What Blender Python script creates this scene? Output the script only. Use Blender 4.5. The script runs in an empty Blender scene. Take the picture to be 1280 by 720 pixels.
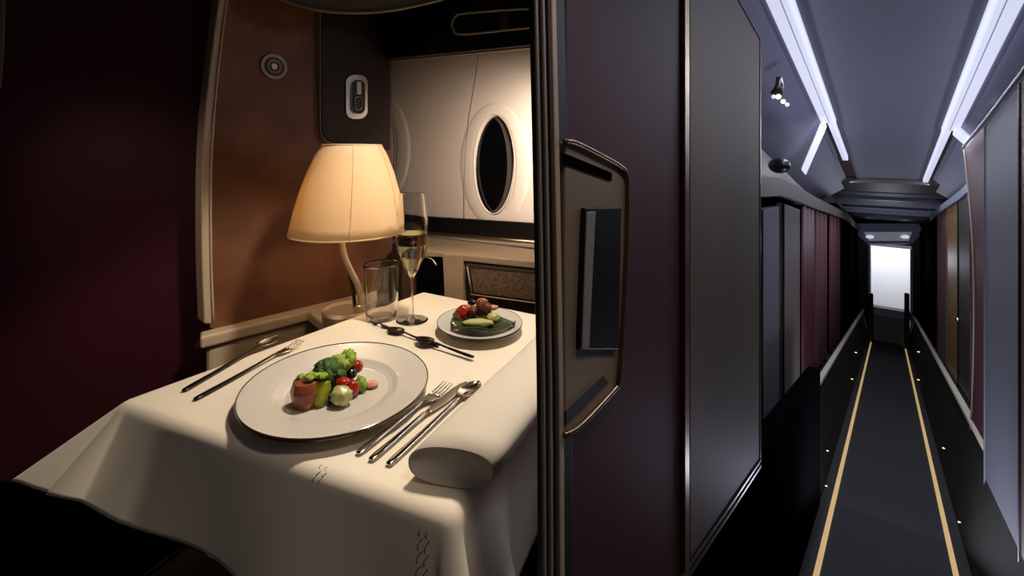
import bpy, bmesh, math, random
from mathutils import Vector, noise
random.seed(7)
C = bpy.context.scene.collection
FPX, CXP, CYP, ZC = 600.0, 640.0, 190.0, 1.10
PI = math.pi
V = Vector

# ------------------------------------------------------------------ materials
def lin(c):
    return tuple(((x/255)/12.92 if x/255 <= .04045 else (((x/255)+.055)/1.055)**2.4) for x in c) + (1,)

def mat(name, rgb, rough=.5, metal=0., var=0., vscale=8., bump=0., bscale=200., trans=0., ior=1.45, coat=0.,
        emit=None, estr=0., stretch=None, rgb2=None, spec=None, sheen=0., sss=0.):
    m = bpy.data.materials.new(name); m.use_nodes = True
    nt = m.node_tree; b = nt.nodes['Principled BSDF']
    col = lin(rgb)
    b.inputs['Base Color'].default_value = col
    b.inputs['Roughness'].default_value = rough
    b.inputs['Metallic'].default_value = metal
    b.inputs['IOR'].default_value = ior
    b.inputs['Transmission Weight'].default_value = trans
    b.inputs['Coat Weight'].default_value = coat
    b.inputs['Sheen Weight'].default_value = sheen
    if sss:
        b.inputs['Subsurface Weight'].default_value = sss
        b.inputs['Subsurface Scale'].default_value = .01
    if spec is not None: b.inputs['Specular IOR Level'].default_value = spec
    if emit:
        b.inputs['Emission Color'].default_value = lin(emit); b.inputs['Emission Strength'].default_value = estr
    if var or rgb2 or bump:
        tc = nt.nodes.new('ShaderNodeTexCoord'); mp = nt.nodes.new('ShaderNodeMapping')
        nt.links.new(tc.outputs['Object'], mp.inputs['Vector'])
        if stretch: mp.inputs['Scale'].default_value = stretch
    if var or rgb2:
        n = nt.nodes.new('ShaderNodeTexNoise'); n.inputs['Scale'].default_value = vscale; n.inputs['Detail'].default_value = 6
        nt.links.new(mp.outputs[0], n.inputs['Vector'])
        r = nt.nodes.new('ShaderNodeValToRGB')
        c2 = lin(rgb2) if rgb2 else tuple(min(1, x*(1+var)) for x in col[:3])+(1,)
        c1 = col if rgb2 else tuple(x*(1-var) for x in col[:3])+(1,)
        r.color_ramp.elements[0].position = .35; r.color_ramp.elements[1].position = .65
        r.color_ramp.elements[0].color = c1; r.color_ramp.elements[1].color = c2
        nt.links.new(n.outputs['Fac'], r.inputs['Fac']); nt.links.new(r.outputs[0], b.inputs['Base Color'])
    if bump:
        n2 = nt.nodes.new('ShaderNodeTexNoise'); n2.inputs['Scale'].default_value = bscale; n2.inputs['Detail'].default_value = 3
        nt.links.new(mp.outputs[0], n2.inputs['Vector'])
        bp = nt.nodes.new('ShaderNodeBump'); bp.inputs['Strength'].default_value = bump; bp.inputs['Distance'].default_value = .001
        nt.links.new(n2.outputs['Fac'], bp.inputs['Height']); nt.links.new(bp.outputs[0], b.inputs['Normal'])
    return m

M = dict(
    aubergine=mat('aubergine_laminate', (66,20,32), .5, var=.06, vscale=3, bump=.15, bscale=500),
    aubergine_door=mat('aubergine_door', (58,16,29), .62, var=.06, vscale=3, bump=.1, bscale=400),
    cream=mat('cream_moulding', (196,176,148), .45, bump=.05),
    cream_dim=mat('taupe_moulding', (128,112,94), .4),
    wood=mat('brown_leather_panel', (106,66,44), .5, rgb2=(130,86,60), vscale=9, bump=.25, bscale=90),
    wood_dark=mat('dark_walnut', (44,28,21), .6, var=.15, vscale=10),
    wall=mat('cabin_wall', (214,200,184), .6, bump=.03),
    black=mat('black_satin', (10,10,12), .35),
    black_matt=mat('black_matt', (7,7,8), 1., spec=.0),
    black_gloss=mat('window_black', (4,5,7), .08),
    grey_pane=mat('window_grey', (70,66,66), .35),
    silver=mat('brushed_silver', (190,186,180), .25, 1.),
    steel=mat('polished_steel', (215,208,196), .12, 1.),
    darksteel=mat('dark_steel', (60,52,48), .28, 1.),
    bronze_line=mat('bronze_trim', (150,128,100), .3, 1.),
    gunmetal=mat('gunmetal', (66,62,58), .35, .8),
    taupe=mat('taupe_console', (146,126,100), .45, bump=.05),
    brown=mat('brown_console', (74,54,40), .5, var=.1),
    texture=mat('woven_inlay', (104,82,62), .45, rgb2=(60,44,32), vscale=120, bump=.8, bscale=160, stretch=(1,1,2.2)),
    linen=mat('white_linen', (232,220,198), .85, bump=.12, bscale=900, sheen=.2),
    napkin=mat('napkin_linen', (212,202,184), .8, bump=.1, bscale=900, sheen=.2),
    stitch=mat('hemstitch_thread', (120,106,88), .9),
    china=mat('white_china', (200,194,182), .32, coat=.15),
    china_line=mat('plate_rim_line', (60,36,24), .25, coat=.4),
    shade=None,
    bronze_panel=mat('bronze_lacquer', (90,78,68), .6, metal=.05, bump=.05, bscale=300),
    maroon=mat('maroon_panel', (64,24,31), .6),
    maroon_soft=mat('maroon_curtain', (74,34,40), .9),
    slate=mat('slate_grey', (78,78,84), .6),
    slate_dark=mat('grey_brown_panel', (86,78,74), .55),
    ochre=mat('ochre_veneer', (128,92,54), .45, var=.15, vscale=6),
    speckle=mat('dark_patterned_veneer', (34,28,26), .5, rgb2=(60,48,40), vscale=30),
    ceiling=mat('ceiling_blue_grey', (114,116,132), .6),
    cove=mat('cove_grey', (120,122,144), .5),
    carpet=mat('aisle_carpet', (44,44,46), .9, var=.25, vscale=120, bump=.5, bscale=400),
    olive=mat('dark_olive_plinth', (24,25,17), .85, spec=.15),
    cart=mat('cart_grey_green', (92,94,80), .6),
    led=mat('led_white', (200,205,225), .5, emit=(205,208,228), estr=.9),
    led_mid=mat('led_housing', (130,132,150), .4, emit=(170,174,196), estr=.3),
    led_warm=mat('floor_path_light', (190,160,110), .5, emit=(205,170,112), estr=.62),
    spark=mat('foot_light_lens', (230,215,190), .4, emit=(255,232,195), estr=1.6),
    end_white=mat('bright_galley_wall', (232,232,238), .6),
    ledge=mat('pale_ledge', (205,196,172), .45),
    seat=mat('dark_seat_cover', (16,18,14), .6),
    piping=mat('olive_piping', (120,128,92), .5),
    tomato=mat('tomato_skin', (158,30,14), .2, coat=.5, sss=.1),
    tomato_cut=mat('braised_tomato', (112,52,28), .35, rgb2=(150,84,48), vscale=60, coat=.3),
    broccoli=mat('broccoli_green', (28,52,14), .6, rgb2=(70,104,26), vscale=110, bump=1., bscale=500),
    herb=mat('chopped_herb', (96,134,30), .5, rgb2=(176,192,70), vscale=150, bump=.8, bscale=400),
    lime=mat('yellow_green_pepper', (164,160,26), .3, rgb2=(96,120,20), vscale=70, coat=.3),
    cucumber=mat('cucumber_flesh', (206,196,140), .3, rgb2=(150,160,80), vscale=90, coat=.3),
    olivefruit=mat('black_olive', (26,14,12), .2, coat=.3),
    meat=mat('roasted_meat', (110,58,26), .4, rgb2=(66,34,18), vscale=70, bump=.8, bscale=200, coat=.3),
    prawn=mat('orange_glaze', (206,120,52), .3, rgb2=(160,70,30), vscale=70, coat=.3),
    avocado=mat('avocado_flesh', (186,180,118), .4, rgb2=(158,160,90), vscale=30),
    leaf=mat('dark_salad_leaf', (34,44,16), .4, rgb2=(56,64,22), vscale=40, coat=.2),
    radish=mat('pale_radish', (214,170,140), .4, rgb2=(190,110,90), vscale=60),
    darkpost=mat('dark_post', (30,24,22), .5),
    strip_grey=mat('satin_grey_strip', (132,120,108), .4),
    strip_light=mat('satin_light_strip', (176,158,136), .4),
    stem=mat('pale_stem_metal', (206,188,160), .3, .5),
    slotmetal=mat('slot_metal', (170,156,142), .5),
    handle_grey=mat('grey_strip', (128,124,120), .5),
    hood_glow=mat('hood_inner_glow', (150,152,165), .5, emit=(170,174,190), estr=.22),
    cork=mat('dark_socket', (18,16,15), .4),
)
def glass_mat(name, rgb, ior, rough=0.):
    return mat(name, rgb, rough, trans=1., ior=ior)
M['glass'] = glass_mat('clear_glass', (250,250,248), 1.45)
M['wine'] = glass_mat('pale_champagne', (238,226,170), 1.34)
# lampshade: translucent fabric
m = bpy.data.materials.new('lampshade_fabric'); m.use_nodes = True; nt = m.node_tree; nt.nodes.clear()
o_ = nt.nodes.new('ShaderNodeOutputMaterial'); mx = nt.nodes.new('ShaderNodeMixShader'); mx.inputs[0].default_value = .38
df = nt.nodes.new('ShaderNodeBsdfDiffuse'); tr = nt.nodes.new('ShaderNodeBsdfTranslucent')
df.inputs[0].default_value = lin((238,218,184)); tr.inputs[0].default_value = lin((250,226,186))
ns = nt.nodes.new('ShaderNodeTexNoise'); ns.inputs['Scale'].default_value = 300
tcx = nt.nodes.new('ShaderNodeTexCoord'); bmp = nt.nodes.new('ShaderNodeBump'); bmp.inputs['Strength'].default_value = .1
nt.links.new(tcx.outputs['Object'], ns.inputs['Vector']); nt.links.new(ns.outputs['Fac'], bmp.inputs['Height']); nt.links.new(bmp.outputs[0], df.inputs['Normal'])
nt.links.new(df.outputs[0], mx.inputs[1]); nt.links.new(tr.outputs[0], mx.inputs[2]); nt.links.new(mx.outputs[0], o_.inputs[0])
M['shade'] = m

# ------------------------------------------------------------------ object helpers
def tag(o, label=None, cat=None, group=None, kind=None):
    if label: o['label'] = label
    if cat: o['category'] = cat
    if group: o['group'] = group
    if kind: o['kind'] = kind
    return o

def empty(name, loc, label=None, cat=None, group=None, kind=None, rz=0):
    o = bpy.data.objects.new(name, None); C.objects.link(o); o.location = loc; o.rotation_euler = (0,0,rz)
    o.empty_display_size = .02
    return tag(o, label, cat, group, kind)

def obj(name, bm, m, parent=None, smooth=False, bevel=0., subsurf=0, local=False, recalc=True):
    if recalc: bmesh.ops.recalc_face_normals(bm, faces=bm.faces)
    me = bpy.data.meshes.new(name); bm.to_mesh(me); bm.free()
    for mm in (m if isinstance(m, (list, tuple)) else [m]): me.materials.append(mm)
    if smooth:
        for p in me.polygons: p.use_smooth = True
    o = bpy.data.objects.new(name, me); C.objects.link(o)
    if not parent and not local:         # put the origin at the thing's middle
        c = sum((v.co for v in me.vertices), V((0,0,0)))/max(1, len(me.vertices))
        for v in me.vertices: v.co -= c
        o.location = c
    if parent:
        o.parent = parent
        if not local:
            # all empties/parents here may carry a location only
            p, off, rz = parent, V((0,0,0)), 0
            while p: off += p.location; p = p.parent
            for v in me.vertices: v.co -= off
    if bevel:
        b = o.modifiers.new('bevel', 'BEVEL'); b.width = bevel; b.segments = 3; b.limit_method = 'ANGLE'
    if subsurf:
        s = o.modifiers.new('sub', 'SUBSURF'); s.levels = subsurf; s.render_levels = subsurf
    return o

def struct(name, bm, m, parent=None, **k):
    o = obj(name, bm, m, parent, **k)
    if not parent: o['kind'] = 'structure'
    return o

def catmull(pts, n=8, closed=False):
    pts = [V(p) for p in pts]; N = len(pts); out = []
    rng = range(N) if closed else range(N-1)
    for i in rng:
        p0 = pts[(i-1) % N] if (closed or i > 0) else pts[0]*2-pts[1]
        p1, p2 = pts[i], pts[(i+1) % N]
        p3 = pts[(i+2) % N] if (closed or i+2 < N) else pts[-1]*2-pts[-2]
        for k in range(n):
            t = k/n
            out.append(.5*((2*p1)+(p2-p0)*t+(2*p0-5*p1+4*p2-p3)*t*t+(3*p1-p0-3*p2+p3)*t**3))
    if not closed: out.append(pts[-1])
    return out

def prism(bm, pts, vec):
    a = [bm.verts.new(p) for p in pts]; b = [bm.verts.new(V(p)+V(vec)) for p in pts]
    bm.faces.new(a); bm.faces.new(b[::-1])
    n = len(pts)
    for i in range(n): bm.faces.new((a[i], a[(i+1) % n], b[(i+1) % n], b[i]))
    return bm

def tube(bm, pts, r, seg=10, closed=False, flat=None):
    """Round tube; r a number or list. flat=(normal, k): scale along a normal by k."""
    pts = [V(p) for p in pts]; N = len(pts); rings = []
    up = V((0,0,1)); prev = None
    for i, p in enumerate(pts):
        if closed: t = (pts[(i+1) % N]-pts[i-1]).normalized()
        else: t = (pts[min(i+1, N-1)]-pts[max(i-1, 0)]).normalized()
        if prev is None:
            ref = up if abs(t.dot(up)) < .9 else V((1,0,0))
            x = ref.cross(t).normalized()
        else:
            x = (prev-t*prev.dot(t)).normalized()
        prev = x; y = t.cross(x)
        rr = r[i] if isinstance(r, (list, tuple)) else r
        rings.append([bm.verts.new(p+(x*math.cos(2*PI*k/seg)+y*math.sin(2*PI*k/seg))*rr) for k in range(seg)])
    for i in range(N if closed else N-1):
        A, B = rings[i], rings[(i+1) % N]
        for k in range(seg): bm.faces.new((A[k], A[(k+1) % seg], B[(k+1) % seg], B[k]))
    if not closed: bm.faces.new(rings[0][::-1]); bm.faces.new(rings[-1])
    return bm

def lathe(bm, prof, c, seg=48, sx=1., sy=1., rot=0., closed=False):
    """prof: (r, z) list; r=0 ends are closed by a point."""
    rings = []
    fine = [prof[0]]                       # keep corners crisp: extra rings beside every long step
    for (r0, z0), (r1, z1) in zip(prof, prof[1:]):
        if math.hypot(r1-r0, z1-z0) > .0035:
            for f in (.06, .94): fine.append((r0+(r1-r0)*f, z0+(z1-z0)*f))
        fine.append((r1, z1))
    for r, z in fine:
        if r < 1e-6: rings.append([bm.verts.new((c[0], c[1], c[2]+z))])
        else:
            ring = []
            for k in range(seg):
                a = 2*PI*k/seg; x, y = r*sx*math.cos(a), r*sy*math.sin(a)
                ring.append(bm.verts.new((c[0]+x*math.cos(rot)-y*math.sin(rot), c[1]+x*math.sin(rot)+y*math.cos(rot), c[2]+z)))
            rings.append(ring)
    n = len(rings)
    for i in range(n if closed else n-1):
        A, B = rings[i], rings[(i+1) % n]
        for k in range(seg):
            k2 = (k+1) % seg
            if len(A) == 1 and len(B) == 1: continue
            if len(A) == 1: bm.faces.new((A[0], B[k2], B[k]))
            elif len(B) == 1: bm.faces.new((A[k], A[k2], B[0]))
            else: bm.faces.new((A[k], A[k2], B[k2], B[k]))
    return bm

def box(bm, lo, hi):
    x0,y0,z0 = lo; x1,y1,z1 = hi
    return prism(bm, [(x0,y0,z0),(x1,y0,z0),(x1,y1,z0),(x0,y1,z0)], (0,0,z1-z0))

B = bmesh.new

# ------------------------------------------------------------------ surveying the place: rays, planes
def ray(px, py): return V(((px-CXP)/FPX, 1., -(py-CYP)/FPX))
CAM = V((0,0,ZC))
def at(px, py, Y): return CAM + ray(px, py)*Y
def onz(px, py, z=.74): 
    r = ray(px, py); return CAM + r*((z-ZC)/r.z)
class Plane:
    def __init__(s, p, q):          # vertical plane through two plan points, normal toward the viewer
        s.p = V((p[0], p[1], 0)); d = V((q[0]-p[0], q[1]-p[1], 0)).normalized(); s.d = d
        n = V((-d.y, d.x, 0))
        if n.dot(V((0,0,0))-s.p) < 0: n = -n
        s.n = n
    def hit(s, px, py, out=0.):
        r = ray(px, py); p = s.p+s.n*out
        return CAM + r*((p-V((0,0,0))).dot(s.n)/(r.dot(s.n)))
    def panel(s, bm, pts, thick, out=0.):
        return prism(bm, [s.hit(x, y, out) for x, y in pts], -s.n*thick)
    def line(s, bm, pts, r, out=0., closed=False, seg=8):
        return tube(bm, [s.hit(x, y, out) for x, y in pts], r, seg, closed)
def sm(pts, n=6, closed=False): return [(p.x, p.y) for p in catmull([(x, y, 0) for x, y in pts], n, closed)]
def pxpt(px, Y): return ((px-CXP)/FPX*Y, Y)

WP = Plane(pxpt(262, 1.11), pxpt(485, 1.46))          # brown side panel of the suite
FP = Plane(pxpt(538, 1.54), pxpt(672, 1.32))          # cabin side wall with its windows
GP = Plane(pxpt(545, 1.29), pxpt(672, 1.17))          # front face of the console
LP = Plane(pxpt(262, 1.135), pxpt(0, .99))            # aubergine partition

# aisle: runs along DA (sloping gently down the cabin), EA across it
DA = V((470/FPX, 1., -148/FPX)); EA = V((1., -470/FPX, 0)).normalized()
def W(t, a, b): return CAM + DA*t + EA*a + V((0,0,b))
def aplane(a):
    p = EA*a; q = p+V((DA.x, DA.y, 0)); return Plane((p.x, p.y), (q.x, q.y))
def tb(px, py, a):
    u = (px-CXP)/FPX
    t = a*(EA.x-u*EA.y)/(u-DA.x); Y = t+EA.y*a
    return t, -(py-CYP)/FPX*Y - DA.z*t
AW = -.2425
AP = aplane(AW)
def slab(bm, t0, t1, a0, a1, b0, b1):
    """Box in aisle coordinates."""
    q = [W(t0,a0,b0), W(t1,a0,b0), W(t1,a1,b0), W(t0,a1,b0)]
    return prism(bm, q, (0,0,b1-b0))

# ------------------------------------------------------------------ setting: suite
fl = B(); prism(fl, [(-1.6,.2,-.05), (-.23,.2,-.05), (1.12,1.93,-.05), (1.12,2.6,-.05), (-1.6,2.6,-.05)], (0,0,.05))
struct('floor', fl, M['carpet'])

# aubergine partition
b = B(); LP.panel(b, [(-120,-60), (266,-60), (266,1100), (-120,1100)], .03)
wl = struct('wall_left', b, M['aubergine'], bevel=.003)
b = B(); LP.panel(b, sm([(5,-30),(4,40),(0,110)], 4)+[(-5,110),(-5,-30)], .006, .006)
obj('pale_edge_strip', b, M['cream_dim'], wl)

b = B(); zb_ = .42; e0, e1 = LP.hit(-120, 300, .006), LP.hit(264, 300, .006)
prism(b, [V((e0.x,e0.y,0)), V((e1.x,e1.y,0)), V((e1.x,e1.y,zb_)), V((e0.x,e0.y,zb_))], -LP.n*.006)
struct('shade_sheet_left', b, M['black_matt'])  # black sheet painting in the darkness at the partition's foot

# brown side panel
left_edge = sm([(276,-30),(266,90),(260,180),(258,260),(259,340),(263,410)], 5)
b = B(); WP.panel(b, left_edge+[(300,412),(380,396),(450,381),(490,373),(490,-60),(290,-60)], .03)
ws = struct('wall_side', b, M['wood'])
ol = sm([(277,-30),(265,60),(256,140),(252,220),(252,320),(255,405)], 5)
il = sm([(287,-30),(275,60),(267,140),(263,220),(263,320),(266,405)], 5)
b = B(); WP.panel(b, ol+il[::-1], .05, .022)
obj('edge_moulding', b, M['cream'], ws, bevel=.004)
b = B(); WP.line(b, [(x+1, y) for x, y in il], .0022, .024)
obj('edge_bead', b, M['cream'], ws, smooth=True)
# darker panel with the reading socket
up = [(402,-40)]+sm([(402,-10),(402,80),(402,150),(404,166),(412,176),(430,180)], 5)+[(488,187),(488,-40)]
b = B(); WP.panel(b, up, .02, .010)
obj('socket_panel', b, M['wood_dark'], ws, bevel=.002)
b = B(); WP.line(b, [(400,-40)]+sm([(400,-10),(400,80),(400,152),(402,168),(411,178),(430,181),(478,185)], 5), .0028, .011)
obj('seam_trim', b, M['cream_dim'], ws, smooth=True)
# curved overhead shell and its lip
lip = sm([(322,-14),(345,-4),(372,6),(400,13),(440,16),(480,14),(520,7),(560,-3),(585,-12)], 5)
OP = Plane(pxpt(330, 1.12), pxpt(580, 1.22))
b = B(); OP.panel(b, lip+[(600,-60),(310,-60)], .012, 0)
wt = struct('trim_1', b, M['cream_dim'])
b = B(); OP.line(b, [(x, y) for x, y in lip], .0042, .001)
obj('shell_lip', b, M['taupe'], wt, smooth=True)

# round call button
def disc_on(pl, px, py, r0, depth, out, seg=32, bm=None, rin=0.):
    bm = bm or B(); c = pl.hit(px, py, out); z = V((0,0,1)); x = z.cross(pl.n).normalized()
    def ring(r, o): return [bm.verts.new(c+(x*math.cos(2*PI*k/seg)+z*math.sin(2*PI*k/seg))*r+pl.n*o) for k in range(seg)]
    R = [ring(r0, -depth), ring(r0, -.0008), ring(r0-.001, 0)]
    if rin: R += [ring(rin+.001, 0), ring(rin, -.001), ring(rin, -depth)]
    for A, D in zip(R, R[1:]+([R[0]] if rin else [])):
        for k in range(seg): bm.faces.new((A[k], A[(k+1)%seg], D[(k+1)%seg], D[k]))
    if not rin: bm.faces.new(R[0]); bm.faces.new(R[-1])
    return bm
p = WP.hit(343, 83)
cb = empty('call_button', p, 'round silver call button with concentric rings high on the brown leather panel', 'button')
obj('bezel', disc_on(WP, 343, 83, .032, .006, .006, rin=.024), M['strip_light'], cb)
obj('dark_well', disc_on(WP, 343, 83, .025, .004, .003), M['gunmetal'], cb)
ir = obj('inner_ring', disc_on(WP, 343, 83, .018, .005, .0065, rin=.012), M['strip_grey'], cb)
obj('push_knob', disc_on(WP, 343, 83, .008, .006, .009), M['stem'], ir)
# headphone / power socket
def rrect(cx, cy, hw, hh, r, n=5, skew=0.):
    out = []
    for sx, sy, a0 in ((1,-1,-90),(1,1,0),(-1,1,90),(-1,-1,180)):
        for k in range(n+1):
            a = math.radians(a0+90*k/n)
            x = cx+sx*(hw-r)+r*math.cos(a); y = cy+sy*(hh-r)+r*math.sin(a)
            out.append((x, y+(x-cx)*skew))
    return out
p = WP.hit(446, 120)
so = empty('headset_socket', p, 'oblong silver headset socket set in the dark walnut panel above the lampshade', 'socket')
b = B(); WP.panel(b, rrect(446,121,14,28,11), .006, .014); obj('bezel', b, M['silver'], so, bevel=.0015)
b = B(); WP.panel(b, rrect(447.5,121,8,21,6), .004, .0155); sw = obj('socket_well', b, M['cork'], so)
b = B(); WP.line(b, rrect(447.5,121,8.5,21.5,7), .0012, .016, closed=True); obj('inner_ring', b, M['steel'], so, smooth=True)
b = B(); WP.panel(b, rrect(449,110,3,8,2), .004, .018); obj('toggle', b, M['silver'], sw, bevel=.0006)
b = B(); WP.line(b, rrect(448,129,4.5,8,4), .0011, .018, closed=True); obj('jack_ring', b, M['steel'], sw, smooth=True)

# cabin wall, two windows with raised surrounds
def ell(cx, cy, hw, hh, n=40, tilt=0.):
    return [(cx+hw*math.cos(2*PI*k/n)+tilt*math.sin(2*PI*k/n), cy+hh*math.sin(2*PI*k/n)) for k in range(n)]
b = B()
outer = [FP.hit(x, y) for x, y in [(470,-90),(760,-90),(760,420),(470,420)]]
ov = [b.verts.new(p) for p in outer]
edges = [b.edges.new((ov[i], ov[(i+1)%4])) for i in range(4)]
WINS = [(617,206,25,61), (471,188,21,52)]
hole_loops = []
E2 = ell(617,206,25,61,48,-2)
hv = [b.verts.new(FP.hit(x, y)) for x, y in E2]
edges += [b.edges.new((hv[i], hv[(i+1)%48])) for i in range(48)]
bmesh.ops.triangle_fill(b, use_beauty=True, edges=edges)
# drop faces within the hole
cen = FP.hit(617,206)
for f in list(b.faces):
    if all(v in hv for v in f.verts): b.faces.remove(f)
ret = bmesh.ops.extrude_face_region(b, geom=list(b.faces))
for v in [g for g in ret['geom'] if isinstance(g, bmesh.types.BMVert)]: v.co -= FP.n*.03
wb = struct('wall_back', b, M['wall'])
b = B(); FP.line(b, sm([(602,40),(594,100),(586,150),(581,210),(580,280)], 6), .0013, 0.0005)
obj('panel_seam', b, M['cream_dim'], wb, smooth=True)
def window(n, cx, cy, hw, hh, sc, parent_hole):
    p = FP.hit(cx, cy)
    we = empty('window_%d' % n, p); we['kind'] = 'structure'
    # broad soft bulge ring round the window
    b = B(); seg = 56; rings = []
    for k_, o_ in ((1.03,-.004),(1.04,.0006),(1.08,.0013),(1.22,.0016),(1.36,.0012),(1.50,.0002),(1.52,-.001)):
        rings.append([b.verts.new(FP.hit(cx+2+(hw*(k_ if k_<1.2 else 1+(k_-1)*1.5))*math.cos(2*PI*k/seg), cy+hh*(1+(k_-1)*.55)*math.sin(2*PI*k/seg), o_)) for k in range(seg)])
    for A, D in zip(rings, rings[1:]):
        for k in range(seg): b.faces.new((A[k], A[(k+1)%seg], D[(k+1)%seg], D[k]))
    obj('surround', b, M['wall'], we, smooth=True)
    # reveal
    b = B(); rings = []
    for k_, o_, dx in ((1.03,.002,0),(1.0,-.002,0),(.99,-.010,0),(.98,-.016,0)):
        rings.append([b.verts.new(FP.hit(cx+dx+hw*k_*math.cos(2*PI*k/seg), cy+hh*k_*math.sin(2*PI*k/seg), o_)) for k in range(seg)])
    for A, D in zip(rings, rings[1:]):
        for k in range(seg): b.faces.new((A[k], A[(k+1)%seg], D[(k+1)%seg], D[k]))
    obj('reveal', b, M['brown'], we, smooth=True)
    b = B(); FP.panel(b, ell(cx+2.5,cy,hw*1.0,hh*1.0,seg), .004, -.012); obj('window_shade', b, M['grey_pane'], we)  # grey ellipse behind the pane, showing as a crescent beside it
    b = B(); FP.panel(b, ell(cx-hw*.16,cy-1,hw*.84,hh*.97,seg), .003, -.0115); obj('pane', b, M['black_gloss'], we)
window(1, 617, 206, 25, 61, 1, True)
window(2, 469, 186, 24, 56, 1, False)

# black header band with the oblong vent
HP = Plane(pxpt(480, 1.42), pxpt(668, 1.20))
b = B(); HP.panel(b, [(418,-70),(418,10),(486,73),(560,66),(700,52),(700,-70)], .05, 0)
hd = struct('trim_2', b, M['black'])
slot = sm([(700,9),(640,12),(580,17),(570,20),(565,29),(567,37),(577,43),(640,37),(700,31)], 6)
b = B(); HP.line(b, slot, .0032, .002); obj('slot_bezel', b, M['slotmetal'], hd, smooth=True)
b = B(); HP.panel(b, [(623,12),(632,11.5),(634,36),(625,37)], .004, .004); obj('slot_divider', b, M['bronze_line'], hd, bevel=.001)
b = B(); HP.panel(b, [(486,75),(668,56.5),(700,53),(700,56),(668,59.5),(486,77)], .01, -.002); obj('header_edge', b, M['cream_dim'], hd)

# wainscot: black rail, metal line, counter and console
b = B(); FP.panel(b, [(480,266),(538,271),(700,281),(700,303),(538,290),(480,286)], .02, .012)
rl = struct('trim_3', b, M['black'], bevel=.003)
b = B(); FP.line(b, [(480,288.5),(538,292.5),(700,305)], .0045, .016); obj('metal_line', b, M['bronze_line'], rl, smooth=True)
zc = .832
f0, f1, g0, g1 = FP.hit(505, 300), FP.hit(720, 308), GP.hit(500, 320), GP.hit(720, 330)
top = [V((q.x, q.y, zc)) for q in (f0, f1, g1, g0)]
b = B(); prism(b, [q+V((0,0,-.018)) for q in top], (0,0,.018))
co = empty('side_console', top[3]-V((0,0,zc)), 'taupe console with a woven inlay and dark latch recess under the cabin window', 'console')
obj('counter_top', b, M['taupe'], co, bevel=.004)
fr = [V((q.x, q.y, 0)) for q in (g0-GP.n*.01, g1-GP.n*.01, f1, f0)]
b = B(); prism(b, fr, (0,0,zc-.018)); obj('body', b, M['brown'], co)
b = B(); GP.panel(b, [(553,318),(577,319),(580,400),(557,400)], .02, .006); obj('upright', b, M['taupe'], co, bevel=.002)
b = B(); GP.panel(b, rrect(537,345,17,24,4), .008, .002); lr = obj('latch_recess', b, M['black_matt'], co, bevel=.001)
b = B(); GP.line(b, sm([(522,326),(532,322),(540,324),(546,332)], 5), .0022, .008); obj('latch', b, M['silver'], lr, smooth=True)
fr_ = [(582,330),(700,342),(700,386),(588,369)]
b = B(); GP.panel(b, fr_, .012, .005); fi = obj('inlay_frame', b, M['wood_dark'], co, bevel=.002)
b = B(); GP.panel(b, [(588,336),(700,347),(700,380),(592,366)], .006, .008); obj('woven_inlay', b, M['texture'], fi, bevel=.001)
b = B(); GP.line(b, [(588,368),(700,383)], .0018, .011)
GP.line(b, [(584,333),(590,369)], .0018, .011); obj('inlay_bead', b, M['taupe'], fi, smooth=True)

# cream ledge below the brown panel, bulging out under the lamp
LZ = .69
def wp(px, out): 
    q = WP.hit(px, 400, out); return V((q.x, q.y, 0))
dish_c = V(((436-CXP)/FPX*1.12, 1.12, .70))
inner = [wp(252,0), wp(470,0)]
circ = []
for k in range(13):
    a = math.radians(-60+ -k*9) 
arc = []
for k in range(15):
    a = math.radians(20 - k*15)
    arc.append(V((dish_c.x+.055*math.cos(a), dish_c.y+.055*math.sin(a), 0)))
outl = [wp(250,-.002), wp(470,-.002)] + arc + [wp(385,.04), wp(250,.04)]
b = B(); prism(b, [q+V((0,0,LZ-.028)) for q in outl], (0,0,.028))
sl = empty('side_ledge', wp(320,.02), 'cream moulded armrest ledge along the foot of the brown leather panel', 'ledge')
obj('ledge_top', b, M['cream'], sl, bevel=.006)
b = B(); prism(b, [q+V((0,0,.0)) for q in (wp(258,-.002), wp(468,-.002), wp(468,.03), wp(258,.03))], (0,0,LZ-.03))
obj('apron', b, M['cream'], sl, bevel=.012)
b = B(); prism(b, [V((dish_c.x+.05*math.cos(2*PI*k/24), dish_c.y+.05*math.sin(2*PI*k/24), .0)) for k in range(24)], (0,0,LZ-.03))
obj('pillar', b, M['cream_dim'], sl)
# lamp dish
b = B(); lathe(b, [(0,-.01),(.045,-.01),(.056,0),(.060,.03),(.057,.037),(.053,.03),(.050,.003),(.045,0),(0,0)], dish_c, 48)
tag(obj('lamp_tray', b, M['cream'], smooth=True), 'low cream rimmed tray around the foot of the bedside lamp', 'tray')

# ------------------------------------------------------------------ lamp
lc = V(((450-CXP)/FPX*1.12, 1.12, .7004))
lamp = empty('table_lamp', lc, 'glowing table lamp with a tapered beige fabric shade and curved metal stem', 'lamp')
b = B(); lathe(b, [(0,0),(.015,0),(.016,.004),(.0145,.008),(.0135,.03),(.0145,.033),(.011,.042),(.006,.045),(0,.045)], lc, 32)
obj('lamp_base', b, M['stem'], lamp, smooth=True)
sp = catmull([at(x, y, 1.12) for x, y in [(428,262),(427,295),(430,318),(438,338),(447,356),(451,372),(452,386)]], 8)
b = B(); tube(b, sp, .0072, 14); obj('stem', b, M['stem'], lamp, smooth=True)
sp2 = catmull([at(x, y, 1.128) for x, y in [(437,342),(441,360),(443,378),(446,396)]], 8)
b = B(); tube(b, sp2, .0042, 10); obj('cable_sleeve', b, M['darksteel'], lamp, smooth=True)
sc_ = V(((434-CXP)/FPX*1.12, 1.12, 0))
zt, zb = 1.116, .913
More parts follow.
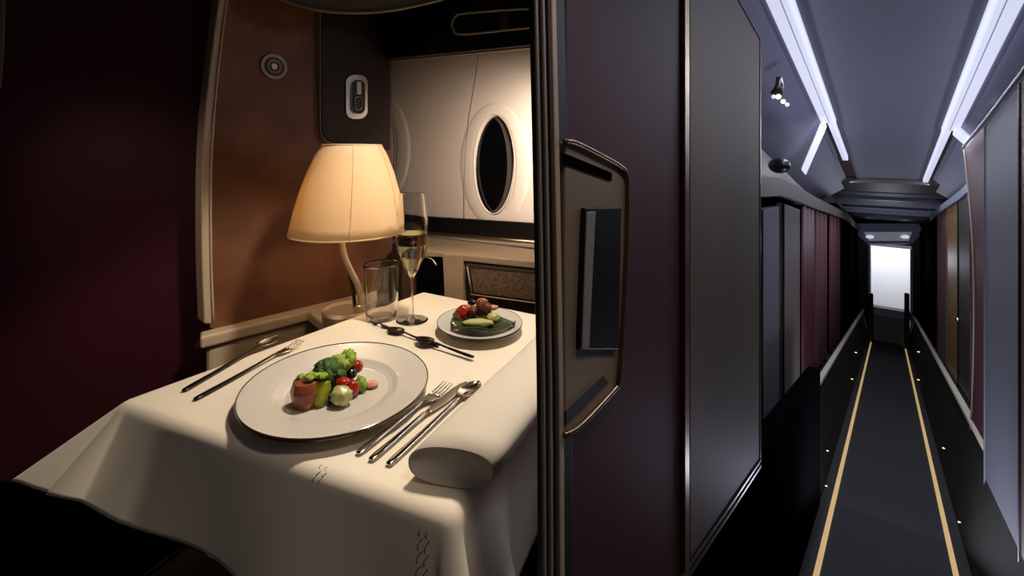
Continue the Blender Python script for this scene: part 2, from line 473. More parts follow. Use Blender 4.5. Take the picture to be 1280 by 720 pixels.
prof = [(.066,zt),(.080,zt-.024),(.098,zt-.068),(.111,zt-.110),(.120,zt-.150),(.125,zt-.180),(.127,zb)]
b = B(); seg = 64; rings = []
for inner_ in (0, 1):
    for i, (r, z) in enumerate(prof if not inner_ else prof[::-1]):
        r2 = r-.0016*inner_
        zz = (z-zb)/(zt-zb)
        sh = (zz**.6)*.013                       # the shade leans a little to one side
        rings.append([b.verts.new((sc_.x+sh+r2*math.cos(2*PI*k/seg), sc_.y+r2*math.sin(2*PI*k/seg), z)) for k in range(seg)])
for A, D in zip(rings, rings[1:]+[rings[0]]):
    for k in range(seg): b.faces.new((A[k], A[(k+1)%seg], D[(k+1)%seg], D[k]))
shade = obj('lamp_shade', b, M['shade'], lamp, smooth=True)
b = B(); lathe(b, [(0,0),(.064,0),(.064,.002),(0,.002)], (sc_.x+.012, sc_.y, zt-.006), 48); obj('light_stop_cap', b, M['brown'], lamp)  # opaque cap added to stop the bulb lighting the wall above
for z_, r_ in ((zt, .066), (zb, .1265)):
    sh = .012 if z_ == zt else 0
    b = B(); tube(b, [(sc_.x+sh+r_*math.cos(2*PI*k/64), sc_.y+r_*math.sin(2*PI*k/64), z_) for k in range(64)], .002, 8, True)
    obj('shade_binding', b, M['shade'], shade, smooth=True)
for ang in (200, 290, 345):
    a = math.radians(ang)
    b = B(); tube(b, [(sc_.x+.013*(((z-zb)/(zt-zb))**.6)+(r+.0006)*math.cos(a), sc_.y+(r+.0006)*math.sin(a), z) for r, z in prof], .0011, 6)
    obj('shade_seam', b, M['shade'], shade, smooth=True)
b = B(); bmesh.ops.create_uvsphere(b, u_segments=20, v_segments=12, radius=.018)
for v in b.verts: v.co += V((sc_.x, sc_.y, 1.02))
obj('bulb', b, mat('frosted_bulb', (255,235,200), .5, emit=(255,214,150), estr=1.6), lamp, smooth=True)
b = B(); tube(b, [at(428,262,1.12), V((sc_.x, sc_.y, 1.003))], .007, 12); obj('bulb_holder', b, M['silver'], lamp)

# ------------------------------------------------------------------ table and cloth
F1, B1, F2 = V((-.552,.695)), V((-.225,1.223)), V((-.065,.49))
dsd = V((.7833,1)).normalized()
B2 = V((.14,1.00)); 
ZT = .738
b = B(); prism(b, [V((q.x,q.y,ZT-.024)) for q in (F1,F2,B2,B1)], (0,0,.022))
tbl = empty('dining_table', V((-.1,.8,0)), 'dark fixed dining table hidden under the white tablecloth', 'table')
obj('table_top', b, M['black_matt'], tbl, bevel=.004)
b = B(); box(b, (-.16,.86,0), (.0,1.0,ZT-.024)); obj('pedestal', b, M['black_matt'], tbl, bevel=.01)

ds = (F2-F1).length; dt = (B1-F1).length
def unit(v): return v.normalized()
def qpos(s, t):
    return F1*(1-s)*(1-t)+F2*s*(1-t)+B1*(1-s)*t+B2*s*t
nF = unit(V((-(F1-F2).y, (F1-F2).x))); nF = nF if nF.y < 0 else -nF
nL = unit(V((-(B1-F1).y, (B1-F1).x))); nL = nL if nL.x < 0 else -nL
nR = unit(V((-(B2-F2).y, (B2-F2).x))); nR = nR if nR.x > 0 else -nR
nB = -nF
RC = .007
def fold(r, phi):
    """horizontal and drop after walking r past the edge; rounded, then hanging phi off vertical."""
    th = PI/2-phi; L = RC*2.2*th
    if r < L:
        a = r/L*th; return RC*2.2*math.sin(a), RC*2.2*(1-math.cos(a))
    h, d = RC*2.2*math.sin(th), RC*2.2*(1-math.cos(th)); k = r-L
    return h+k*math.cos(th), d+k*math.sin(th)
def cloth(S, T):
    """S,T in metres from F1; beyond [0,ds]/[0,dt] the cloth hangs."""
    s = min(max(S/ds, 0), 1); t = min(max(T/dt, 0), 1)
    base = qpos(s, t)
    qs = -S if S < 0 else (S-ds if S > ds else 0); qt = -T if T < 0 else (T-dt if T > dt else 0)
    z = ZT+.0022
    if qs == 0 and qt == 0:
        z += .0007*noise.noise(V((base.x*9, base.y*9, 1)))
        return V((base.x, base.y, z))
    if qt and T < 0: qt *= .76+.30*s
    nS = nL if S < 0 else nR; nT = nF if T < 0 else nB
    r = math.hypot(qs, qt); w = math.atan2(qs, qt)/(PI/2)      # 0 = front/back hang, 1 = side hang
    corner = 4*w*(1-w)
    sm_ = lambda x: (lambda y: y*y*(3-2*y))(min(1, max(0, x)))
    wd = w
    if S <= 0 and T <= 0 and r > 0: phi = math.radians(30+26*sm_(w*2) if w < .5 else 56-46*sm_((w-.5)*2)); r *= 1-.05*corner
    elif S >= ds and T <= 0: phi = math.radians(6+16*corner)
    elif S > ds or T < 0: phi = math.radians(9)
    else: phi = math.radians(10*math.exp(-T/.04)+1)
    if qs == 0 and T < 0:
        near = max(0, 1-S/.30); phi += math.radians(21)*math.exp(-S/.11)
        phi += math.radians(5)*math.sin(S*21+.5)*min(1, S/.08)*min(1, (ds-S)/.08)
    if qt == 0 and S > ds: phi += math.radians(20)*math.sin(T*16+1.5)*min(1, T/.06)
    dr = (nT*math.cos(wd*PI/2)+nS*math.sin(wd*PI/2)).normalized()
    h, d = fold(r, max(phi, math.radians(1)))
    p = base+dr*h
    return V((p.x, p.y, z-d))
OV_L, OV_R, OV_F, OV_B = .13, .20, .160, .03
def axis(n0, n1, length, a, c):
    out = [-a*(1-k/n0) for k in range(n0)]+[length*k/n1 for k in range(n1)]+[length+c*k/n0 for k in range(n0+1)]
    return out
SX = axis(26, 60, ds, OV_L, OV_R); TY = axis(26, 60, dt, OV_F, OV_B)
b = B(); grid = [[b.verts.new(cloth(S, T)) for S in SX] for T in TY]
for i in range(len(TY)-1):
    for j in range(len(SX)-1): b.faces.new((grid[i][j], grid[i][j+1], grid[i+1][j+1], grid[i+1][j]))
tc = empty('tablecloth', V((-.3,.7,ZT)), 'white linen tablecloth draped over the dining table, hem hanging in soft folds', 'tablecloth')
clo = obj('cloth', b, M['linen'], tc, smooth=True)
so_ = clo.modifiers.new('thick', 'SOLIDIFY'); so_.thickness = .0012; so_.offset = 1
# hemstitching ladders
def stitch(Sc, t0, t1, n):
    b = B()
    for k in range(n):
        T = t0+(t1-t0)*k/(n-1)
        for sgn in (-1, 1):
            p = cloth(Sc+sgn*.0042+(.002 if k % 2 else -.002), T); q = cloth(Sc+sgn*.0042+(.002 if k % 2 else -.002)+.0018, T+.0024)
            nrm = V((nF.x, nF.y, .35)).normalized()*.0016
            p2 = cloth(Sc+sgn*.0042, T-.0024)
            tube(b, [p+nrm, q+nrm*1.0], .0004, 6); tube(b, [p2+nrm, p+nrm], .0004, 6)
    return obj('hemstitch', b, M['stitch'], tc)
stitch(ds-.018, -.03, -.12, 16)
stitch(ds-.16, -.004, -.018, 3)

# hidden seat beside the table
PX = [V((-.537,.80)), V((-.60,.66)), V((-.30,.45)), V((-.12,.62))]
st = empty('footstool', V((-.4,.65,0)), 'dark upholstered footstool with olive piping below the tablecloth hem', 'stool')
b = B(); prism(b, [V((q.x,q.y,.30)) for q in PX], (0,0,.15)); obj('cushion', b, M['seat'], st, bevel=.012)
b = B(); prism(b, [V((q.x*.96-.015,q.y*.98+.01,0)) for q in PX], (0,0,.30)); obj('plinth', b, M['black_matt'], st)
b = B(); tube(b, [V((q.x,q.y,.449)) for q in (PX[3],PX[0],PX[1],PX[2])], .0035, 8); obj('piping', b, M['piping'], st, smooth=True)

# ------------------------------------------------------------------ tableware
ZS = ZT+.0045          # resting height on the cloth
pc = V((-.257,.708,ZS)); PR = math.radians(17)
plate = empty('dinner_plate', pc, 'large white oval dinner plate with a thin dark rim line, holding a vegetable starter', 'plate')
pr = [(0,0),(.55,0),(.60,.003),(.66,.008),(.985,.0165),(1.0,.0175),(.995,.0195),(.975,.0195),(.66,.0115),(.60,.0075),(.55,.005),(0,.0045)]
b = B(); lathe(b, pr, pc, 96, .131, .146, PR)
for v in b.verts: pass
obj('dish', b, M['china'], plate, smooth=True)
b = B(); lathe(b, [(.985,.0188),(.992,.0208),(1.0,.0202),(1.004,.0185),(1.0,.0165)], pc, 96, .131, .146, PR, closed=True)
obj('rim_line', b, M['china_line'], plate, smooth=True)

sc2 = V((-.065,.960,ZS))
sp_ = empty('side_plate', sc2, 'small pale glass side plate with a dark rim, carrying a leafy avocado salad', 'plate')
b = B(); lathe(b, pr, sc2, 72, .084, .096, PR)
obj('dish', b, M['china'], sp_, smooth=True)
b = B(); lathe(b, [(.985,.0188),(.992,.0202),(1.0,.0200),(1.004,.0185),(1.0,.0170)], sc2, 72, .084, .096, PR, closed=True)
obj('rim_line', b, M['gunmetal'], sp_, smooth=True)

def lump(name, c, r, m, label, cat, group=None, seed=0, amp=.18, fr=2.2, sub=3, tilt=0, parent=None):
    b = B(); bmesh.ops.create_icosphere(b, subdivisions=sub, radius=1)
    for v in b.verts:
        n = noise.noise(v.co*fr+V((seed*3.1, seed, 0)))
        v.co *= 1+amp*n
        v.co = V((v.co.x*r[0], v.co.y*r[1], v.co.z*r[2]))
        if tilt: v.co = V((v.co.x*math.cos(tilt)-v.co.z*math.sin(tilt), v.co.y, v.co.x*math.sin(tilt)+v.co.z*math.cos(tilt)))
    zmin = min(v.co.z for v in b.verts)
    for v in b.verts: v.co += V(c)-V((0,0,zmin))
    o = obj(name, b, m, parent, smooth=True)
    if not parent: tag(o, label, cat, group)
    return o
def onp(px, py, h=.0047): 
    q = onz(px, py, ZS+h); return q
# starter: braised tomato parcel
q = onp(384, 512)
e = empty('stuffed_tomato', q, 'squat braised tomato parcel topped with herbs, standing apart at the near end of the starter', 'food')
def drum(px, py, r, h, m, name, parent, seed):
    c = onp(px, py); b = B()
    lathe(b, [(0,0),(r*.8,0),(r,h*.25),(r*1.02,h*.6),(r*.85,h*.95),(r*.4,h),(0,h)], c, 32)
    for v in b.verts: v.co += V((noise.noise(v.co*60+V((seed,0,0))), noise.noise(v.co*60+V((0,seed,0))), 0))*.0035
    return obj(name, b, m, parent, smooth=True)
drum(383, 507, .0195, .037, M['tomato_cut'], 'tomato_flesh', e, 1)
drum(401, 505, .0135, .033, M['lime'], 'pepper_wrap', e, 3)
q = onp(387, 507)
for k, (dx, dy) in enumerate(((-.012,.004),(0,.008),(.010,.003),(.018,.001),(.002,-.006))):
    bpt = V((q.x+dx, q.y+dy, q.z+.034+.001*k))
    lump('herb_topping', bpt, (.007,.006,.0035), M['herb'], None, None, seed=k+5, amp=.5, fr=3, parent=e)
# broccoli
q = onp(408, 494)
e = empty('broccoli_floret', q, 'dark green broccoli floret leaning in the middle of the starter', 'food')
b = B(); tube(b, [q+V((.012,-.012,.006)), q+V((.006,-.004,.018)), q+V((.002,0,.03))], [.010,.009,.012], 14); obj('stalk', b, M['broccoli'], e, smooth=True)
for k in range(16):
    a = k*2.4; rr = .013*math.sqrt(k/16)*1.5
    lump('bud_cluster', q+V((rr*math.cos(a)+.003, rr*math.sin(a), .018+.016*(1-(k/16)**1.2))), (.009,.009,.009), M['broccoli'], None, None, seed=k, amp=.45, fr=4, parent=e)
FG = 'pieces of the vegetable starter on the dinner plate'
def food(name, px, py, up_, r, m, label, seed, **k):
    q = onp(px, py); return lump(name, q+V((0,0,up_)), r, m, label, 'food', FG, seed, **k)
food('lettuce_leaf', 425, 488, .024, (.016,.012,.013), M['herb'], 'frilly bright green lettuce piece crowning the starter beside the broccoli', 11, amp=.55, fr=3.5)
food('lettuce_leaf', 436, 485, .030, (.010,.009,.013), M['herb'], 'small upright lettuce sprig behind the black olive of the starter', 12, amp=.6, fr=3.5)
food('black_olive', 438, 486, .014, (.010,.010,.009), M['olivefruit'], 'dark olive tucked between lettuce and cherry tomatoes', 13, amp=.1)
food('cherry_tomato', 446, 481, .018, (.0095,.0095,.0095), M['tomato'], 'glossy cherry tomato perched highest at the far end of the starter', 14, amp=.06)
food('cherry_tomato', 439, 496, .0, (.012,.010,.012), M['tomato'], 'cherry tomato half resting on the plate under the topmost one', 15, amp=.1)
food('cherry_tomato', 428, 500, .020, (.010,.009,.006), M['tomato'], 'red tomato slice lying on top of the pale cucumber piece', 16, amp=.15)
food('cucumber_piece', 427, 507, .0, (.0145,.013,.013), M['cucumber'], 'pale cucumber chunk standing at the front edge of the starter', 17, amp=.22, fr=3)
food('black_olive', 412, 503, .0, (.010,.010,.008), M['olivefruit'], 'dark olive at the foot of the broccoli beside the cucumber', 18, amp=.15)
food('herb_sprig', 451, 490, .0, (.009,.008,.011), M['herb'], 'little herb sprig between tomato half and radish slice', 19, amp=.6, fr=3.5)
food('radish_slice', 464, 484, .0, (.011,.010,.004), M['radish'], 'flat pinkish radish slice lying outermost at the starter tip', 20, amp=.2)

# salad on the side plate
q = onp(600, 402, .009)
def leafmesh(c, L, Wd, ang, lift):
    b = B(); rows = []
    for i in range(15):
        t = i/14; w = Wd*math.sin(PI*min(1, t*.96+.02))**.7
        row = []
        for j in range(9):
            s = (j-4)/4; x = (t-.5)*L; y = s*w
            z = lift*(s*s)+.004*math.sin(t*9+s*2)+.006*abs(s)
            row.append(b.verts.new((c.x+x*math.cos(ang)-y*math.sin(ang), c.y+x*math.sin(ang)+y*math.cos(ang), c.z+z)))
        rows.append(row)
    for A, D in zip(rows, rows[1:]):
        for j in range(8): b.faces.new((A[j], A[j+1], D[j+1], D[j]))
    return b
def leafobj(px, py, L, Wd, ang, lift, label, h=.010):
    q = onz(px, py, ZS+h); o = obj('salad_leaf', leafmesh(q, L, Wd, math.radians(ang), lift), M['leaf'], smooth=True)
    s_ = o.modifiers.new('t', 'SOLIDIFY'); s_.thickness = .0012
    return tag(o, label, 'leaf', 'dark leaves under the avocado salad')
leafobj(604, 409, .125, .036, 8, .003, 'broad dark green leaf curving along the near side of the salad', .0175)
leafobj(585, 396, .09, .028, 60, .006, 'dark salad leaf poking out behind the tomato piece', .014)
SG = 'pieces of the avocado salad on the side plate'
def sfood(name, px, py, up_, r, m, label, seed, **k):
    q = onz(px, py, ZS+.018); return lump(name, q+V((0,0,up_)), r, m, label, 'food', SG, seed, **k)
sfood('avocado_slice', 597, 408, -.002, (.030,.011,.008), M['avocado'], 'long pale avocado slice along the front of the salad', 31, amp=.2)
sfood('avocado_slice', 617, 404, .000, (.014,.010,.010), M['avocado'], 'short avocado wedge beside the roast meat pieces', 32, amp=.25)
sfood('tomato_piece', 578, 401, .000, (.012,.012,.015), M['tomato'], 'bright red tomato piece at one end of the salad', 33, amp=.25)
sfood('tomato_piece', 585, 397, .008, (.009,.009,.009), M['prawn'], 'orange pepper chunk stacked beside the red tomato', 34, amp=.3)
sfood('meat_piece', 591, 401, .002, (.010,.010,.014), M['meat'], 'brown roast meat piece next to the orange pepper', 35, amp=.35)
sfood('meat_piece', 601, 399, .004, (.010,.010,.018), M['meat'], 'tall brown roast meat piece in the middle of the salad', 36, amp=.35)
sfood('meat_piece', 609, 399, .002, (.009,.010,.015), M['meat'], 'brown roast meat piece beside the short avocado wedge', 37, amp=.35)
sfood('prawn_piece', 603, 397, .026, (.011,.008,.006), M['prawn'], 'glazed orange piece perched on top of the meat', 38, amp=.4)
sfood('black_olive', 590, 394, .020, (.009,.008,.006), M['olivefruit'], 'dark olive slice behind the meat at the top of the salad', 39, amp=.3)
sfood('radish_slice', 616, 396, .014, (.012,.008,.005), M['radish'], 'pale pink radish slice resting against the salad peak', 40, amp=.3)

# glasses
gc = V((-.212,1.019,ZS))
fg = empty('champagne_flute', gc, 'tall stemmed champagne flute half full of pale sparkling wine, by the beige lampshade', 'glass')
outp = [(0,0),(.033,0),(.0335,.001),(.030,.0025),(.010,.005),(.0035,.010),(.0026,.03),(.0026,.080),(.0045,.092),(.014,.108),(.026,.134),(.0335,.162),(.0345,.182),(.0325,.215),(.0285,.248),(.0255,.271)]
inp = [(.0245,.271),(.0275,.248),(.0315,.215),(.0335,.182),(.0325,.162),(.025,.135),(.013,.110),(.004,.099),(0,.097)]
b = B(); lathe(b, outp+inp, gc, 48); obj('glass_body', b, M['glass'], fg, smooth=True)
b = B(); lathe(b, [(0,.0973),(.0038,.0993),(.0127,.1103),(.0247,.1353),(.0322,.1622),(.0333,.181),(.0331,.186),(0,.186)], gc, 48); obj('sparkling_wine', b, M['wine'], fg, smooth=False)
tg_ = V((-.2815,1.035,ZS))
b = B(); lathe(b, [(0,0),(.031,0),(.033,.003),(.0385,.118),(.0375,.1185),(.0365,.116),(.0315,.010),(.028,.007),(0,.006)], tg_, 48)
tag(obj('water_tumbler', b, M['glass'], smooth=True), 'empty clear straight water tumbler between the lamp foot and the flute', 'glass')

# cutlery ------------------------------------------------------------
def loft(b, st, seg=12):
    """st: (x, halfwidth, zc, halfthick)"""
    rings = [[b.verts.new((x, w*math.cos(2*PI*k/seg), z+h*math.sin(2*PI*k/seg))) for k in range(seg)] for x, w, z, h in st]
    for A, D in zip(rings, rings[1:]):
        for k in range(seg): b.faces.new((A[k], A[(k+1)%seg], D[(k+1)%seg], D[k]))
    b.faces.new(rings[0]); b.faces.new(rings[-1])
def bowl(b, x0, L, Wd, z0, depth):
    n, mth = 16, 12; up_, lo_ = [], []
    for i in range(n+1):
        t = i/n; w = Wd*max(.06, (math.sin(PI*(t**.85))**.62))
        if i == 0: w = .003
        if i == n: w = Wd*.12
        ru, rl_ = [], []
        for j in range(mth+1):
            s = (j-mth/2)/(mth/2); dz = depth*(1-s*s)*math.sin(PI*t)**.6
            ru.append(b.verts.new((x0+t*L, s*w, z0-dz))); rl_.append(b.verts.new((x0+t*L, s*w, z0-dz-.0011)))
        up_.append(ru); lo_.append(rl_)
    for g in (up_, lo_):
        for A, D in zip(g, g[1:]):
            for j in range(mth): b.faces.new((A[j], A[j+1], D[j+1], D[j]))
    for i in range(n):
        for j in (0, mth): b.faces.new((up_[i][j], up_[i+1][j], lo_[i+1][j], lo_[i][j]))
    for i in (0, n):
        for j in range(mth): b.faces.new((up_[i][j], up_[i][j+1], lo_[i][j+1], lo_[i][j]))
def cutlery(kind, name, pa, pb, label, mname, group, k=1., lift=0., ml=None):
    """pa: handle end, pb: tip (photo survey points on the cloth)."""
    A_, B_ = onz(*pa, ZS), onz(*pb, ZS); L = (B_-A_).length; ang = math.atan2(B_.y-A_.y, B_.x-A_.x)
    e = empty(name, V((A_.x, A_.y, ZS+lift)), label, 'cutlery', group, rz=ang)
    hl = {'spoon': L-.052*k, 'fork': L-.060*k, 'knife': L*.52}[kind]
    b = B()
    loft(b, [(0,.0028*k,.0022,.0012),(.002,.0045*k,.0022,.0018),(.012,.0052*k,.0025,.0020),(hl*.35,.0042*k,.0032,.0018),(hl*.7,.0030*k,.0050,.0016),(hl*.93,.0026*k,.0068,.0015),(hl+.002,.0034*k,.0062 if kind!='knife' else .004,.0012)])
    obj('handle', b, M[mname], e, smooth=True, local=True)
    b = B(); hm = M[ml or mname]
    if kind == 'spoon': bowl(b, hl, .052*k, .0165*k, .0068, .0055*k)
    elif kind == 'fork':
        loft(b, [(hl,.0034*k,.0062,.0011),(hl+.008,.0085*k,.0045,.0010),(hl+.020,.0105*k,.003,.0010),(hl+.026,.0105*k,.003,.0010)])
        for q_ in (-1.5,-.5,.5,1.5):
            y = q_*.0058*k; y2 = q_*.0054*k
            st_ = []
            for i in range(6):
                t = i/5; st_.append((hl+.024+t*(L-hl-.024), .0017*k*(1-.5*t), .003+.004*t*t, .0009))
            rings = [[b.verts.new((x, y+(y2-y)*i/5+w*math.cos(2*PI*kk/8), z+h*math.sin(2*PI*kk/8))) for kk in range(8)] for i, (x, w, z, h) in enumerate(st_)]
            for R1, R2 in zip(rings, rings[1:]):
                for kk in range(8): b.faces.new((R1[kk], R1[(kk+1)%8], R2[(kk+1)%8], R2[kk]))
            b.faces.new(rings[0]); b.faces.new(rings[-1])
    else:
        loft(b, [(hl,.0038*k,.004,.0014),(hl+.006,.0052*k,.0035,.0012),(hl+(L-hl)*.3,.0085*k,.0025,.0010),(hl+(L-hl)*.7,.0092*k,.0022,.0009),(hl+(L-hl)*.92,.006*k,.0022,.0008),(L,.0012,.0022,.0006)])
    obj({'spoon':'bowl','fork':'tines','knife':'blade'}[kind], b, hm, e, smooth=True, local=True)
    return e
CG = 'place-setting cutlery around the dinner plate'
cutlery('spoon', 'table_spoon', (229,490), (348,423), 'dark-handled table spoon lying outermost beside the dinner plate near the ledge', 'darksteel', CG, ml='silver')
cutlery('fork', 'table_fork', (243,501), (376,430), 'dark-handled table fork between a dark-handled spoon and the dinner plate rim', 'darksteel', CG, .95, ml='steel')
cutlery('fork', 'table_fork', (447,569), (560,484), 'polished fork lying next to the dinner plate on the napkin side', 'steel', CG)
cutlery('knife', 'table_knife', (463,577), (583,479), 'polished broad-bladed knife between the napkin-side fork and spoon', 'steel', CG)
cutlery('spoon', 'table_spoon', (485,583), (598,481), 'polished spoon with oval bowl lying closest to the rolled napkin', 'steel', CG)
cutlery('spoon', 'dessert_spoon', (548,434), (485,413), 'small dessert spoon beyond the plate, bowl toward the water tumbler', 'darksteel', CG, .85)
cutlery('spoon', 'dessert_spoon', (592,451), (520,428), 'small dessert spoon beyond the plate, handle toward the rolled napkin', 'darksteel', CG, .85, lift=.004)
cutlery('knife', 'butter_knife', (466,405), (486,411), 'tiny butter knife beside the foot of the water tumbler', 'darksteel', CG, .6)

# napkin
na, nb = onz(563, 609, ZS), V((.13,.93,ZS))
dirn = (nb-na).normalized(); sid = V((dirn.y, -dirn.x, 0))
b = B(); rings = []; seg = 48; NH = 14
for i in range(NH+1):
    t = i/NH; c = na+(nb-na)*t; hw, hh = .046+.006*t, .021+.001*math.sin(t*7)
    ring = []
    for k in range(seg):
        a = 2*PI*k/seg; ca, sa = math.cos(a), math.sin(a)
        x = math.copysign(abs(ca)**.85, ca)*hw; z = math.copysign(abs(sa)**.8, sa)*hh
        ring.append(b.verts.new(c+sid*x+V((0,0,hh+z-.0*t))+dirn*(.012*x/hw*(1-t))))
    rings.append(ring)
for A, D in zip(rings, rings[1:]):
    for k in range(seg): b.faces.new((A[k], A[(k+1)%seg], D[(k+1)%seg], D[k]))
b.faces.new(rings[-1])
cin = [[b.verts.new(V(v.co)*0+ (na+sid*0+V((0,0,.021)))+(v.co-(na+V((0,0,.021))))*f+dirn*dp) for v in rings[0]] for f, dp in ((.955,0.),(.93,.004))]
for A, D in zip([rings[0]]+cin, cin):
    for k in range(seg): b.faces.new((A[k], A[(k+1)%seg], D[(k+1)%seg], D[k]))
b.faces.new(cin[-1])
tag(obj('rolled_napkin', b, M['napkin'], smooth=True), 'thick white linen napkin rolled into a flat oval on the table corner by the door', 'napkin')

# ------------------------------------------------------------------ door post, sliding door, bronze panel
def strip_px(pl, cols, thick, out):
    """cols: list of (y, x0, x1)"""
    l = [(x0, y) for y, x0, x1 in cols]; r = [(x1, y) for y, x0, x1 in cols][::-1]
    b = B(); pl.panel(b, l+r, thick, out); return b
ys = [-60, 0, 100, 200, 300, 480, 720, 900]
def edge(y):     # outer edge of the post, leaning slightly
    pts = [(-60,667),(0,668),(200,672.5),(480,677.5),(720,679),(900,680)]
    for (a0, x0), (a1, x1) in zip(pts, pts[1:]):
        if a0 <= y <= a1: return x0+(x1-x0)*(y-a0)/(a1-a0)
    return pts[-1][1]
dp = empty('door_1', AP.hit(760, 400)*1.0); dp.location.z = 0; dp['kind'] = 'structure'
def post(o0, o1, m, out, thick, name):
    b = strip_px(AP, [(y, edge(y)+o0, edge(y)+o1) for y in ys], thick, out)
    return obj(name, b, M[m], dp, bevel=.0012)
post(4, 38, 'darkpost', 0, .010, 'door_post')
post(1.5, 5, 'strip_grey', .002, .003, 'metal_strip')
post(10, 13.5, 'strip_grey', .004, .004, 'metal_strip')
post(17, 19.5, 'brown', .004, .004, 'metal_strip')
post(21.5, 27.5, 'strip_light', .005, .005, 'metal_strip')
b = B(); AP.panel(b, [(707,-60),(857,-60),(857,1500),(707,1500)], .03, -.004); obj('door_panel', b, M['aubergine_door'], dp, bevel=.002)
b = B(); AP.panel(b, [(856.5,-60),(862,-60),(862,1500),(856.5,1500)], .02, .003); obj('gilt_strip', b, M['bronze_line'], dp, bevel=.001)
# grip recess with handset
hexa = sm([(706,177),(716,177),(740,188)],3)+sm([(768,203),(780,212),(784,224)],3)+sm([(784,260),(782,330),(774,470),(770,484),(762,494)],3)+sm([(740,518),(722,535),(706,544)],3)
b = B(); AP.panel(b, hexa, .012, .006); gp_ = obj('grip_plate', b, M['cream_dim'], dp, bevel=.002)
b = B(); AP.line(b, hexa, .0028, .008, closed=False); obj('grip_bezel', b, M['bronze_line'], gp_, smooth=True)
b = B(); AP.panel(b, [(707,192),(765,216),(765,226),(707,205)], .003, .0075); obj('grip_upper_groove', b, M['black_matt'], gp_)  # black strip along the upper slant of the grip plate
b = B(); AP.panel(b, [(708,515),(755,470),(760,478),(708,530)], .003, .0075); obj('grip_lower_groove', b, M['gunmetal'], gp_)
hc = AP.hit(752, 350)
hs = empty('door_handset', hc, 'black rectangular handset with a silver side strip, docked in the door grip plate', 'handset')
b = B(); AP.panel(b, [(730,259),(778,258),(774,438),(724,438)], .004, .0105); obj('case', b, M['black'], hs, bevel=.003)
b = B(); AP.panel(b, [(734,265),(745,264),(737,435),(728,436)], .002, .0122); obj('side_strip', b, M['handle_grey'], hs, bevel=.001)

# bronze panel along the aisle, black base below
t_a, _ = tb(862.5, 0, AW); t_b, b_top = tb(950, 50, AW); _, b_bot = tb(950, 572, AW)
b = B(); slab(b, t_a, t_b, AW-.03, AW, b_bot, b_top)
wa = struct('wall_aisle', b, M['bronze_panel'], bevel=.003)
b = B(); slab(b, t_b-.004, t_b+.002, AW-.03, AW+.002, b_bot, b_top+.003); obj('corner_bead', b, M['bronze_line'], wa)
b = B(); slab(b, t_a, t_b, AW-.03, AW+.002, b_top, b_top+.006); obj('top_bead', b, M['slate'], wa)
b = B(); slab(b, .1, 2.05, AW-.05, AW-.002, -1.1, b_bot-.002)
bb = struct('baseboard_aisle', b, M['black_matt'])
for k in range(2):
    b = B(); slab(b, .2, t_b, AW-.03, AW+.003, b_bot-.008-.014*k, b_bot-.002-.014*k); obj('silver_rail', b, M['gunmetal'], bb, bevel=.001)

# ------------------------------------------------------------------ aisle shell
FB, CB = -1.1, .80
b = B(); slab(b, -2.6, 13, -.62, .62, FB-.05, FB); struct('floor_aisle', b, M['carpet'])
b = B(); slab(b, -2.6, 4.25, -.225, .225, CB, CB+.03); cl = struct('ceiling', b, M['ceiling'])
for s, nm in ((-1, 'left'), (1, 'right')):
    # light coves
    b = B(); prism(b, [W(-2.6, s*.30, CB), W(-2.6, s*.60, CB-.20), W(-2.6, s*.60, CB-.17), W(-2.6, s*.30, CB+.03)], DA*7.2)
    struct('trim_cove_'+nm, b, M['cove'])
    e = empty('ceiling_light_strip', W(1.5, s*.262, CB), 'long white light strip over the %s' % ('bronze suite panel side of the aisle' if s < 0 else 'slate grey panel side of the aisle'), 'light')
    t1, t2 = (2.55, 3.45) if s < 0 else (2.75, 5.1)
    b = B(); slab(b, -2.6, t1, *sorted((s*.228, s*.258)), CB-.012, CB+.02); obj('tube', b, M['led'], e)
    b = B(); slab(b, -2.6, t1, *sorted((s*.262, s*.298)), CB-.008, CB+.02); obj('tube', b, M['led'], e)
    b = B(); slab(b, -2.6, t1, *sorted((s*.258, s*.262)), CB-.010, CB+.02); obj('divider', b, M['led_mid'], e)
    b = B(); slab(b, t1, t2, *sorted((s*.235, s*.268)), CB-.012, CB+.02); obj('tube', b, M['led'], e)
    # branch strip
    b = B()
    if s < 0: A0, A1 = W(t1-.1, -.28, CB-.014), W(t1+.15, -.42, CB-.245)
    else: A0, A1 = W(t1-.1, .28, CB-.014), W(t1-.05, .37, CB-.10)
    prism(b, [A0, A0+DA*.16, A1+DA*.16, A1], V((0,0,.012)))
    obj('branch_tube', b, M['led'], e)
# dark ceiling cross beams and stepped ceiling beyond
b = B(); slab(b, 4.25, 4.75, -.5, .5, CB-.03, CB+.03); struct('trim_4', b, M['slate_dark'])
b = B(); slab(b, 4.75, 6.4, -.5, .5, CB-.04, CB+.03); struct('ceiling_far', b, M['ceiling'])
for k, tt in enumerate((5.0, 5.7, 6.2)):
    b = B(); slab(b, tt, tt+.06, -.45, .45, CB-.07, CB-.04); struct('trim_%d' % (5+k), b, M['cove'])
b = B(); prism(b, [W(6.4,-.7,CB-.10), W(6.4,.7,CB-.10), W(6.4,.7,CB+.06), W(6.4,-.7,CB+.06)], DA*.3); struct('trim_8', b, M['black'])
